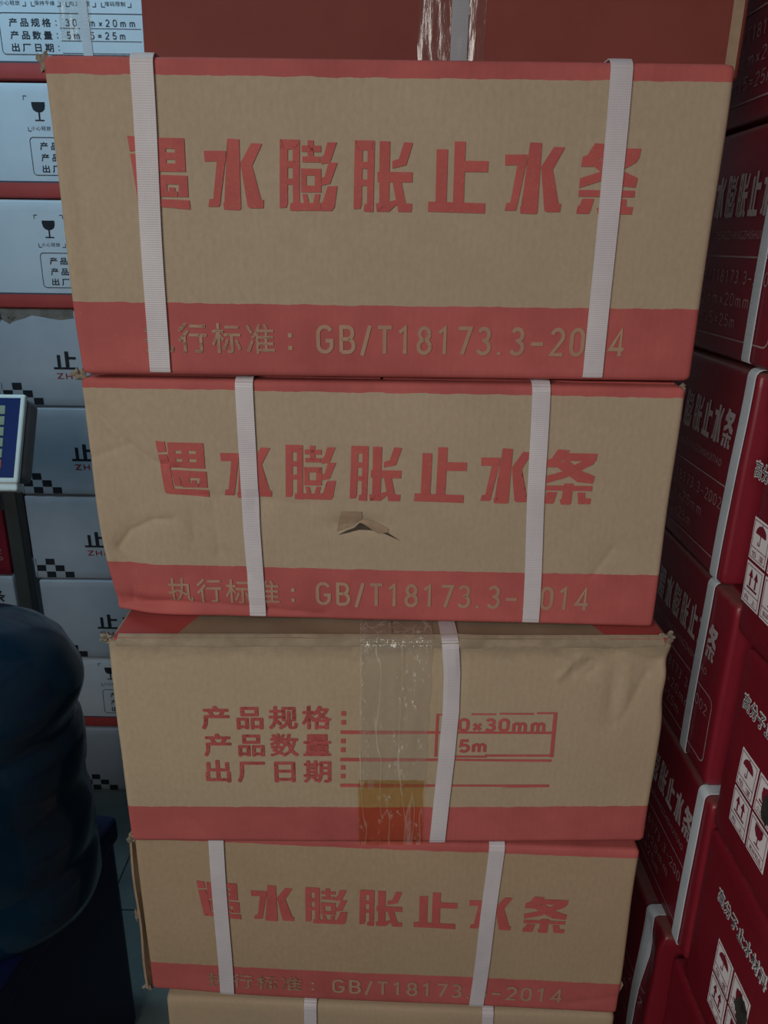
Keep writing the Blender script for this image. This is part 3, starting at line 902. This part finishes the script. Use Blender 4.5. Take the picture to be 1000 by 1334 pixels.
# ------------------------------------------------------------------ white cartons, back left
GW = 'white cartons in the back stack'
YW, HW = 1.756, 0.2186
wl = [0.3073 - HW * 0 - 0.0] + []
WZ = [0.3073, 0.0850, -0.1426, -0.3630, -0.5779, -0.8000, -1.0222, -1.2353, -1.44]
WT = [0.528] + WZ[:-1]
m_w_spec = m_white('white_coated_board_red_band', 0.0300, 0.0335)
m_w_name = m_white('shade_toned_white_board', 0.0, 0.0, (0.41, 0.455, 0.52, 1), (0.35, 0.39, 0.455, 1))  # darker copy of the board; shade low in the stack put into its colour


def white_spec(c, taped=False):
    k = MAT['grey_ink']
    c.flat('printed_frame', rrect_line(-0.127, 0.0445, 0.195, 0.118, 0.008, 0.0014), k)
    for s, z, val in (('产品规格', 0.1010, '30mmx20mm'), ('产品数量', 0.0790, '5mx5=25m'), ('出厂日期', 0.0575, None)):
        c.flat('lettering', fat(s, -0.107, z - 0.0075, -0.023, z + 0.0075, 0.0003, 1.45), k)
        c.flat('lettering', polys_to_vf([R(-.0135, z - .005, -.0115, z - .003), R(-.0135, z + .002, -.0115, z + .004)]), k)
        if val:
            c.flat('lettering', stroke_text(val, 0.006, z - 0.0055, 0.145 if val[0] == '3' else 0.124, z + 0.0065, 0.0019, 0.42), k)
        c.flat('printed_line', polys_to_vf([R(-0.006, z - 0.0098, 0.155, z - 0.0088)]), k)
    for i, (x, cap) in enumerate(((-0.114, '小心轻放'), (-0.045, '保持干燥'), (0.024, '向上放置'), (0.093, '堆码限制'))):
        c.flat('lettering', text_fit(cap, x - 0.006, 0.1305, x + 0.034, 0.1385, 0.0, 1.1), k)
        for bx, bz, sx, sz in ((-.013, .1285, 1, 1), (.046, .1285, -1, 1), (-.016, .1947, 1, -1), (.046, .1947, -1, -1)):
            e = lambda u, v: (x + bx + sx * u, bz + sz * v)
            c.flat('corner_bracket', polys_to_vf([[e(0, 0), e(.0014, 0), e(.0014, .008), e(0, .008)], [e(.0014, 0), e(.0075, 0), e(.0075, .0014), e(.0014, .0014)]]), k)
        if i == 0:
            bowl = [(0, .035), (0, .028), (.002, .021), (.0065, .0175), (.0115, .016), (.0155, .016), (.0205, .0175), (.025, .021), (.027, .028), (.027, .035)]
            c.flat('pictogram', polys_to_vf([[(x + a, 0.148 + b) for a, b in reversed(bowl)], R(x + .0119, .1495, x + .0151, .1645), R(x + .004, .148, x + .023, .1502)]), MAT['black'])
        elif i == 1:
            pts = [(x + .0135 + .016 * math.cos(math.radians(a)), .168 + .014 * math.sin(math.radians(a))) for a in range(0, 181, 20)]
            c.flat('pictogram', polys_to_vf([pts, R(x + .0125, .150, x + .0145, .168)]), MAT['black'])
        else:
            c.flat('pictogram', polys_to_vf([R(x + .004, .150, x + .008, .170), [(x, .170), (x + .012, .170), (x + .006, .183)], R(x + .018, .150, x + .022, .170), [(x + .014, .170), (x + .026, .170), (x + .020, .183)], R(x, .147, x + .026, .149)]), MAT['black'])


def white_name(c):
    L = -c.W / 2
    polys = glyph_polys('zhi', L + 0.133, 0.0860, L + 0.188, 0.1265)
    polys += glyph_polys('shui', L + 0.200, 0.0860, L + 0.255, 0.1265) + glyph_polys('tiao', L + 0.267, 0.0860, L + 0.322, 0.1265)
    # a leaner cut of the first character: thin strokes as printed
    w_ = 0.055; h_ = 0.0405; x0 = L + 0.133; z0 = 0.086
    thin = [R(x0 + w_ * .17, z0, x0 + w_ * .31, z0 + h_ * .80), R(x0 + w_ * .50, z0, x0 + w_ * .66, z0 + h_), R(x0 + w_ * .64, z0 + h_ * .56, x0 + w_ * .95, z0 + h_ * .70), R(x0, z0, x0 + w_, z0 + h_ * .12)]
    c.flat('lettering', polys_to_vf(thin), MAT['black'])
    c.flat('lettering', polys_to_vf(polys[4:]), MAT['black'])
    c.flat('lettering', text_fit('ZHISHUITIAO', L + 0.137, 0.0640, L + 0.320, 0.0775, 0.01, 1.25), MAT['red_ink'])
    cw, ch = 0.0228, 0.0172
    cells = [(0, 0), (2, 0), (4, 0), (1, 1), (3, 1), (0, 2), (2, 2)]
    out = []
    for cx, cy in cells:
        a = L - 0.015 + cx * cw; out.append(R(max(a, L + 0.006), 0.0035 + cy * ch, a + cw * 0.97, 0.0035 + cy * ch + ch * 0.93))
    c.flat('checker_print', polys_to_vf(out), MAT['black'])


wspec = [
    ('spec', -0.650, 'white carton at the top left edge, specification frame, taped and strapped'),
    ('spec', -0.620, 'white carton second from the top of the back stack, wineglass mark'),
    ('spec', -0.627, 'white carton third from the top of the back stack, resting on torn carton'),
    ('name', -0.639, 'white carton with a torn dirty top edge, black checks behind the scale'),
    ('name', -0.622, 'white carton beside the scale display, black checks at its foot'),
    ('name', -0.620, 'white carton just below the scale display, right of the scale column'),
    ('name', -0.612, 'white carton behind the top of the blue water bottle'),
    ('spec', -0.612, 'white carton with a red bottom band half hidden by the water bottle'),
    ('name', -0.575, 'lowest white carton of the back stack, on the floor behind the bottle')]
for i, (typ, cx, lab) in enumerate(wspec):
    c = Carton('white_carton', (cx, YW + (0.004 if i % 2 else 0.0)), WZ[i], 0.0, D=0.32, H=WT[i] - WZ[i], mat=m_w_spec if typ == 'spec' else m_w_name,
               seed=50 + i, amp=0.0015, nu=24, nz=12, r=0.004)
    if typ == 'spec':
        white_spec(c)
        if i == 0:
            c.strap([(0, 0.047), (0.22, 0.041)], MAT['strap'], 0.0190)
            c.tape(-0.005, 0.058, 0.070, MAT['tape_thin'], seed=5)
    else:
        white_name(c)
    if i == 3:
        V = [(-0.245, .219), (-.235, .205), (-.222, .196), (-.205, .186), (-.196, .192), (-.170, .199), (-.15, .207), (-.12, .200), (-.09, .196), (-.06, .200), (-.06, .2195), (-.245, .2195)]
        c.flat('torn_patch', (V, [tuple(range(len(V)))]), m_ink('grey_torn_board', (0.12, 0.10, 0.085, 1), (0.22, 0.19, 0.17, 1), (0.4, 0.38, 0.36, 1), 0.6))
        c.scrap('torn_scrap', -0.198, 0.200, (0.011, 0.005), 71, MAT['paper'], 0.001, 0.2)
        c.scrap('torn_scrap', -0.225, 0.200, (0.006, 0.010), 74, MAT['core_dark'], 0.001, 0.2)
    tag(c.root, lab, 'carton', GW)

# --- neighbouring stack at the far left
m_red = m_redcarton('glossy_dark_red_board')
nbl = [(-1.44, -1.2353, 'w', 'white carton at the bottom of the far left stack, hidden behind the bottle'),
       (-1.2353, -1.0100, 'w', 'white carton low in the far left stack, behind the bottle'),
       (-1.0100, -0.7905, 'w', 'white carton under the small red carton at the left edge'),
       (-0.7905, -0.5720, 'r', 'red carton at the left edge, behind the scale column')]
for i, (z0, z1, kk, lab) in enumerate(nbl):
    W_ = 0.40
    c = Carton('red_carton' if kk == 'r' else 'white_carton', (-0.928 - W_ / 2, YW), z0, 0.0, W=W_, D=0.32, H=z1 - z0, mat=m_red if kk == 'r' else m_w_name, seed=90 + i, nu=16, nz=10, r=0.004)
    if kk == 'r':
        c.flat('lettering', text_fit('止水条', 0.10, 0.055, 0.185, 0.080, 0.0, 1.1), MAT['pale_ink'])
        c.flat('lettering', text_fit('ZHISHUITIAO', 0.10, 0.040, 0.185, 0.049, 0.01, 1.1), MAT['pale_ink'])
    elif i == 2:
        c.flat('lettering', fat('止水条', 0.06, 0.145, 0.175, 0.180, 0.0008, 1.1), MAT['black'])
    tag(c.root, lab, 'carton', None if kk == 'r' else 'white cartons in the far left stack')

# ------------------------------------------------------------------ dark red cartons, right side
XR = 0.35
GR = 'dark red cartons along the right, far row'
GN = 'dark red cartons along the right, near row'
RL = [0.338, 0.116, -0.106, -0.329, -0.551, -0.773, -0.9954, -1.2177, -1.44]
edge = [0.705, 0.705, 0.725, 0.688, 0.665, 0.700, 0.70, 0.70]
nedge = [0.70, 0.70, 0.683, 0.660, 0.660, 0.69, 0.69, 0.69]
xoff = [0, 0, 0, 0, 0, -0.014, -0.010, -0.006]
nameend = [0.735, 0.735, 0.765, 0.722, 0.706, 0.735, 0.735, 0.735]
strapy = [0.765, 0.754, 0.743, 0.752, 0.693, 0.744, 0.74, 0.74]
MAT['cool_strap'] = m_strap('lit_tone_blue_strap', (0.78, 0.86, 0.94, 1), (0.70, 0.78, 0.86, 1))  # brighter strap copy; light on the right-hand cartons put into its colour
rlab = ['dark red carton at the top right corner, highest of the far row',
        'dark red carton right of the topmost kraft carton, second in the far row',
        'dark red carton right of the second kraft carton, pale title left of its strap',
        'dark red carton right of the taped kraft carton, title on both sides of its strap',
        'dark red carton right of the fourth kraft carton top, narrow printed frame',
        'dark red carton at the bottom right with a crushed corner beside its strap',
        'dark red carton second from the floor in the far row',
        'dark red carton on the floor in the far row']
for i in range(8):
    z = RL[i + 1]; H = RL[i] - z; yc = edge[i] + 0.25
    c = Carton('red_carton', (XR + xoff[i], yc), z, -math.pi / 2, D=0.36, H=H, mat=m_red, seed=110 + i, amp=0.0022, nu=50, nz=22,
               dents=[(0.225, 0.16, 0.014, 0.05, 0.006), (0.24, 0.215, 0.02, 0.012, 0.006)] if i == 5 else (),
               creases=[([(0.215, 0.20), (0.232, 0.05)], 0.006, 0.0035), ([(0.228, 0.19), (0.246, 0.04)], 0.005, -0.003)] if i == 5 else ())
    ly = lambda y: yc - y
    e = ly(nameend[i])
    if i < 6:
        if i < 5:
            c.flat('lettering', polys_to_vf(title_polys(e - 0.170, 0.136, e, 0.176)), MAT['shaded_white'])
            c.flat('lettering', text_fit('YUSHUIPENGZHANGZHISHUITIAO', e - 0.165, 0.1155, e - 0.004, 0.1235, 0.0, 1.1), MAT['pale_ink'])
        fe = min(e + 0.022, 0.240)
        c.flat('printed_frame', rrect_line(e - 0.300, 0.019, fe, 0.100, 0.010, 0.0017), MAT['pale_ink'])
        for s, v, zz in (('执行标准：', 'GB/T18173.3-2002', 0.080), ('产品规格：', '30mmx20mm', 0.058), ('产品数量：', '5mx5=25m', 0.037)):
            c.flat('lettering', text_fit(s, e - 0.285, zz - .006, e - 0.215, zz + .006, 0.0, 1.1), MAT['pale_ink'])
            c.flat('lettering', stroke_text(v, e - 0.160, zz - .0062, e + {'G': 0.012, '3': -0.030, '5': -0.055}[v[0]], zz + .0062, 0.0013, 0.16), MAT['pale_ink'])
    c.strap([(0, ly(strapy[i])), (0.225, ly(strapy[i] - 0.006))], MAT['cool_strap'], 0.0160)
    if i < 5:
        c.scrap('scuffed_corner', 0.247, H - 0.012, (0.004, 0.006), 130 + i, m_red if i else m_red, -0.004)
    tag(c.root, rlab[i], 'carton', GR)

HN = 0.2165
NB = [-1.44 + HN * k for k in range(9)]
nrow = list(reversed(NB[:-1]))     # bases from the top: .0755, -.141, -.3575, -.574, -.7905 ...
nlab = ['dark red carton at the right edge, highest of the near row',
        'dark red carton at the right edge, above the two handling marks',
        'dark red carton in the near row, its umbrella mark highest at the right edge',
        'dark red carton in the near row with its pictogram block level with the tape',
        'dark red carton in the near row at bottom right, black stain on its pictograms',
        'dark red carton below the stained one in the near row',
        'dark red carton next to the floor in the near row',
        'dark red carton on the floor in the near row']
tstart = [0.70, 0.70, 0.700, 0.6445, 0.620, 0.62, 0.62, 0.62]


def pictogram(c, x, z, kind, wd=0.0355, ht=0.0415):
    p = c.flat('pictogram', polys_to_vf([R(x, z, x + wd, z + ht)]), MAT['panel_white'], 0.0006)
    k = MAT['darkred_ink']; i = 0.0022; t = 0.0007
    lines = [R(x + i, z + i, x + wd - i, z + i + t), R(x + i, z + ht - i - t, x + wd - i, z + ht - i), R(x + i, z + i, x + i + t, z + ht - i), R(x + wd - i - t, z + i, x + wd - i, z + ht - i),
             R(x + i, z + ht * .30, x + wd - i, z + ht * .30 + t)]
    c.flat('border', polys_to_vf(lines), k, 0.0011, p)
    cx, cz = x + wd / 2, z + ht * .64
    cap = {'umbrella': '怕湿', 'arrows': '向上', 'glass': '易碎物品', 'hand': '小心轻放'}[kind]
    if kind == 'umbrella':
        pts = [(cx + .0105 * math.cos(math.radians(a)), cz + .0005 + .0095 * math.sin(math.radians(a))) for a in range(0, 181, 15)]
        sy = polys_to_vf([pts, R(cx - .0006, cz - .009, cx + .0006, cz + .001), R(cx - .004, cz - .0095, cx + .0006, cz - .0083), R(cx - .004, cz - .0095, cx - .0028, cz - .006), R(cx - .0006, cz + .0095, cx + .0006, cz + .0115)])
    elif kind == 'arrows':
        sy = polys_to_vf([R(cx - .0066, cz - .007, cx - .0040, cz + .003), [(cx - .0095, cz + .002), (cx - .0011, cz + .002), (cx - .0053, cz + .0105)],
                          R(cx + .0040, cz - .007, cx + .0066, cz + .003), [(cx + .0011, cz + .002), (cx + .0095, cz + .002), (cx + .0053, cz + .0105)], R(cx - .0105, cz - .010, cx + .0105, cz - .008)])
    elif kind == 'glass':
        sy = polys_to_vf([[(cx - .0075, cz + .011), (cx - .0075, cz + .004), (cx - .004, cz - .001), (cx, cz - .002), (cx + .004, cz - .001), (cx + .0075, cz + .004), (cx + .0075, cz + .011)],
                          R(cx - .0008, cz - .009, cx + .0008, cz - .001), R(cx - .005, cz - .0102, cx + .005, cz - .0088)])
    else:
        pts = []
        for q in range(24):
            a = 2 * math.pi * q / 24; rr = .0085 + .0035 * mn.noise(Vector((math.cos(a) * 2, math.sin(a) * 2, 3)))
            pts.append((cx + rr * math.cos(a), cz + rr * math.sin(a)))
        sy = polys_to_vf([pts, R(cx - .0105, cz - .011, cx + .0105, cz - .009)])
    c.flat('symbol', sy, k, 0.0011, p)
    L = len(cap)
    c.flat('caption', text_fit(cap, x + .006, z + ht * .10, x + wd - .006, z + ht * .24, 0.0, 1.0 if L > 2 else 2.2), k, 0.0011, p)
    return p


for i, z in enumerate(nrow):
    e = nedge[i]; yc = e - 0.25
    c = Carton('red_carton', (XR + 0.001, yc), z, -math.pi / 2, D=0.36, H=HN, mat=m_red, seed=140 + i, amp=0.0015, nu=30, nz=14)
    if 1 <= i <= 4:
        x0 = yc - tstart[i]
        vf = fat('高分子止水材料', x0 - .001, 0.1535, x0 + 0.107, 0.1725, 0.0011, 1.12)
        c.flat('lettering', vf, MAT['white_ink'], 0.0006)
        c.flat('lettering', text_fit('高分子止水材料', x0 + 0.001, 0.1550, x0 + 0.105, 0.171, 0.0, 1.12), MAT['grey_ink'], 0.0012)
        px = x0 + 0.0165; pz = 0.0345
        pictogram(c, px, pz + 0.0445, 'umbrella'); pictogram(c, px, pz, 'arrows')
        pictogram(c, px + 0.0385, pz + 0.0445, 'hand'); pictogram(c, px + 0.0385, pz, 'glass')
        if i in (3, 4):
            pts = []
            for q in range(40):
                a = 2 * math.pi * q / 40
                rr = 1 + 0.35 * mn.noise(Vector((math.cos(a) * 2.5, math.sin(a) * 2.5, i))) + 0.2 * mn.noise(Vector((math.cos(a) * 9, math.sin(a) * 9, i)))
                pts.append((px + 0.0635 + .0115 * rr * math.cos(a), pz + 0.062 + .0155 * rr * math.sin(a)))
            c.flat('stain', (pts, [tuple(range(40))]), MAT['stain'], 0.0016)
    tag(c.root, nlab[i], 'carton', GN)

# ------------------------------------------------------------------ price computing scale (display head on a column)
sc_root = empty('platform_scale', (-0.700, 1.36, FLOOR))
m_sframe = m_plain('pale_display_bezel', (0.78, 0.90, 0.92, 1), (0.66, 0.78, 0.80, 1), 0.35, 20)
m_shell = m_plain('grey_scale_housing', (0.16, 0.17, 0.18, 1), (0.22, 0.22, 0.23, 1), 0.5, 15)
m_panel = m_plain('blue_keypad_film', (0.012, 0.035, 0.17, 1), (0.010, 0.028, 0.13, 1), 0.35, 6)
m_key = m_plain('pale_green_key', (0.30, 0.40, 0.30, 1), (0.24, 0.33, 0.25, 1), 0.5, 60)
m_rkey = m_plain('red_key', (0.45, 0.12, 0.10, 1), (0.36, 0.09, 0.08, 1), 0.5, 60)
m_dark = m_plain('dark_metal_column', (0.030, 0.036, 0.036, 1), (0.045, 0.050, 0.050, 1), 0.45, 12)
m_steel = m_plain('grey_steel_plate', (0.20, 0.21, 0.22, 1), (0.28, 0.29, 0.30, 1), 0.4, 12)
box_mesh('column', -0.014, 0.0, 0.03, 0.012, 0.03, 1.02, m_dark, sc_root, 0.003)
box_mesh('platform', -0.46, -0.02, 0.07, -0.05, 0.22, 0.10, m_steel, sc_root, 0.004)
box_mesh('base_frame', -0.44, 0.0, 0.025, 0.012, 0.03, 0.068, m_dark, sc_root, 0.004)
for (a, b) in ((-0.41, 0.02), (-0.02, 0.015), (-0.41, 0.19), (-0.09, 0.19)):
    box_mesh('foot', a - .012, b - .012, 0.0, a + .012, b + .012, 0.072, m_dark, sc_root, 0.003)
box_mesh('bracket', -0.055, -0.008, 0.955, -0.022, 0.026, 1.03, m_steel, sc_root, 0.006)
# head: tilted shell; local frame x right, v up the panel, n out of the panel
HX1, HW_, HV = 0.025, 0.30, 0.168
tilt = math.radians(26)
base = Vector((0, -0.012, 1.018))
vv = Vector((0, math.sin(tilt), math.cos(tilt))); nn = Vector((0, -math.cos(tilt), math.sin(tilt)))


def hp(x, v, n): return Vector((x, 0, 0)) + base + vv * v + nn * n


def slab(name, x0, v0, x1, v1, n0, n1, mat, parent, bev=0.002, skew=0.0):
    bm = bmesh.new(); bmesh.ops.create_cube(bm, size=1.0)
    for w_ in bm.verts:
        x = x0 if w_.co.x < 0 else x1; v = v0 if w_.co.y < 0 else v1; n = n0 if w_.co.z < 0 else n1
        w_.co = hp(x + (v * skew if w_.co.x > 0 else 0), v, n)
    bmesh.ops.bevel(bm, geom=bm.edges[:], offset=bev, segments=3, affect='EDGES', profile=0.5)
    bmesh.ops.recalc_face_normals(bm, faces=bm.faces)
    me = bpy.data.meshes.new(name); bm.to_mesh(me); bm.free(); me.materials.append(mat)
    o = bpy.data.objects.new(name, me); COL.objects.link(o); o.parent = parent
    return o


SK = 0.02
head = slab('display_housing', HX1 - HW_ + .006, 0.006, HX1 + 0.002, HV - 0.004, -0.060, -0.012, m_shell, sc_root, 0.012, SK)
slab('bezel', HX1 - HW_, 0.0, HX1, HV, -0.013, 0.0, m_sframe, head, 0.004, SK)
slab('rim', HX1 - HW_, -0.014, HX1 - 0.002, 0.003, -0.030, -0.004, m_sframe, head, 0.004)
slab('keypad_film', HX1 - HW_ + .008, 0.010, HX1 - 0.0075, HV - 0.0075, -0.002, 0.0008, m_panel, head, 0.0006, SK)
for r_ in range(6):
    v = 0.047 + 0.0205 * (r_ - 1)
    for cc in range(4):
        xk = HX1 - 0.031 - cc * 0.024
        slab('key', xk - .0205, v, xk, v + 0.0165, 0.0006, 0.0022, m_rkey if r_ == 0 else m_key, head, 0.0008)
tag(sc_root, 'platform scale with a blue keypad head at the left edge', 'scale')

# ------------------------------------------------------------------ navy crate and water bottle
m_navy = m_plain('navy_plastic', (0.003, 0.007, 0.045, 1), (0.004, 0.010, 0.058, 1), 0.5, 6, 0.05)
yaw_c = math.radians(-8)
cr = empty('plastic_crate', (-0.676, 0.92, FLOOR), yaw_c)
CT = 0.49
hx, hy = 0.185, 0.20


def lathe(name, prof, mat, parent, seg=64, smooth=True, off=(0, 0, 0)):
    V, F = [], []
    for r, z in prof:
        for k in range(seg):
            a = 2 * math.pi * k / seg; V.append((off[0] + r * math.cos(a), off[1] + r * math.sin(a), off[2] + z))
    for j in range(len(prof) - 1):
        for k in range(seg):
            F.append((j * seg + k, j * seg + (k + 1) % seg, (j + 1) * seg + (k + 1) % seg, (j + 1) * seg + k))
    F.append(tuple(reversed(range(seg)))); F.append(tuple(range((len(prof) - 1) * seg, len(prof) * seg)))
    return link_mesh(name, V, F, mat, parent, smooth)


cb = box_mesh('crate_body', -hx, -hy, 0.0, hx, hy, CT - 0.03, m_navy, cr, 0.02)
box_mesh('rim', -hx - .004, -hy - .004, CT - 0.05, hx + .004, hy + .004, CT, m_navy, cr, 0.010)
tag(cr, 'navy plastic crate on the floor under the water bottle', 'crate')

tb = NT('blue_bottle_plastic')
ob_ = tb.coord()
tb.base(tb.mix(tb.ramp(tb.noise(7, 4, 0.6, ob_), 0.35, 0.7), (0.003, 0.020, 0.045, 1), (0.005, 0.034, 0.072, 1))).rough(0.22, 0.6)
tb.b.inputs['Transmission Weight'].default_value = 0.35
tb.b.inputs['IOR'].default_value = 1.3
tb.b.inputs['Coat Weight'].default_value = 0.35; tb.b.inputs['Coat Roughness'].default_value = 0.12
tb.bump(tb.noise(22, 3, 0.6, ob_), 0.12, 0.004)
jug = empty('water_bottle', (-0.563, 0.915, FLOOR + CT))
prof = [(0.05, 0.004), (0.112, 0.0), (0.128, 0.010), (0.134, 0.028), (0.134, 0.082), (0.130, 0.092), (0.130, 0.106), (0.134, 0.116), (0.134, 0.165), (0.130, 0.178),
        (0.129, 0.20), (0.130, 0.222), (0.134, 0.236), (0.136, 0.275), (0.134, 0.298), (0.128, 0.308), (0.127, 0.318), (0.132, 0.330), (0.139, 0.346), (0.1435, 0.358), (0.1445, 0.368), (0.1435, 0.378),
        (0.140, 0.388), (0.134, 0.402), (0.126, 0.422), (0.108, 0.441), (0.085, 0.456), (0.06, 0.467), (0.036, 0.475), (0.029, 0.482), (0.028, 0.50)]
lathe('body', prof, tb.m, jug)
lathe('cap', [(0.030, 0.494), (0.0315, 0.497), (0.0315, 0.520), (0.028, 0.525), (0.01, 0.526)], m_plain('blue_cap', (0.01, 0.05, 0.16, 1), (0.015, 0.07, 0.2, 1), 0.4, 20), jug, 32)
tag(jug, 'large dark blue ribbed water bottle at the lower left', 'bottle')
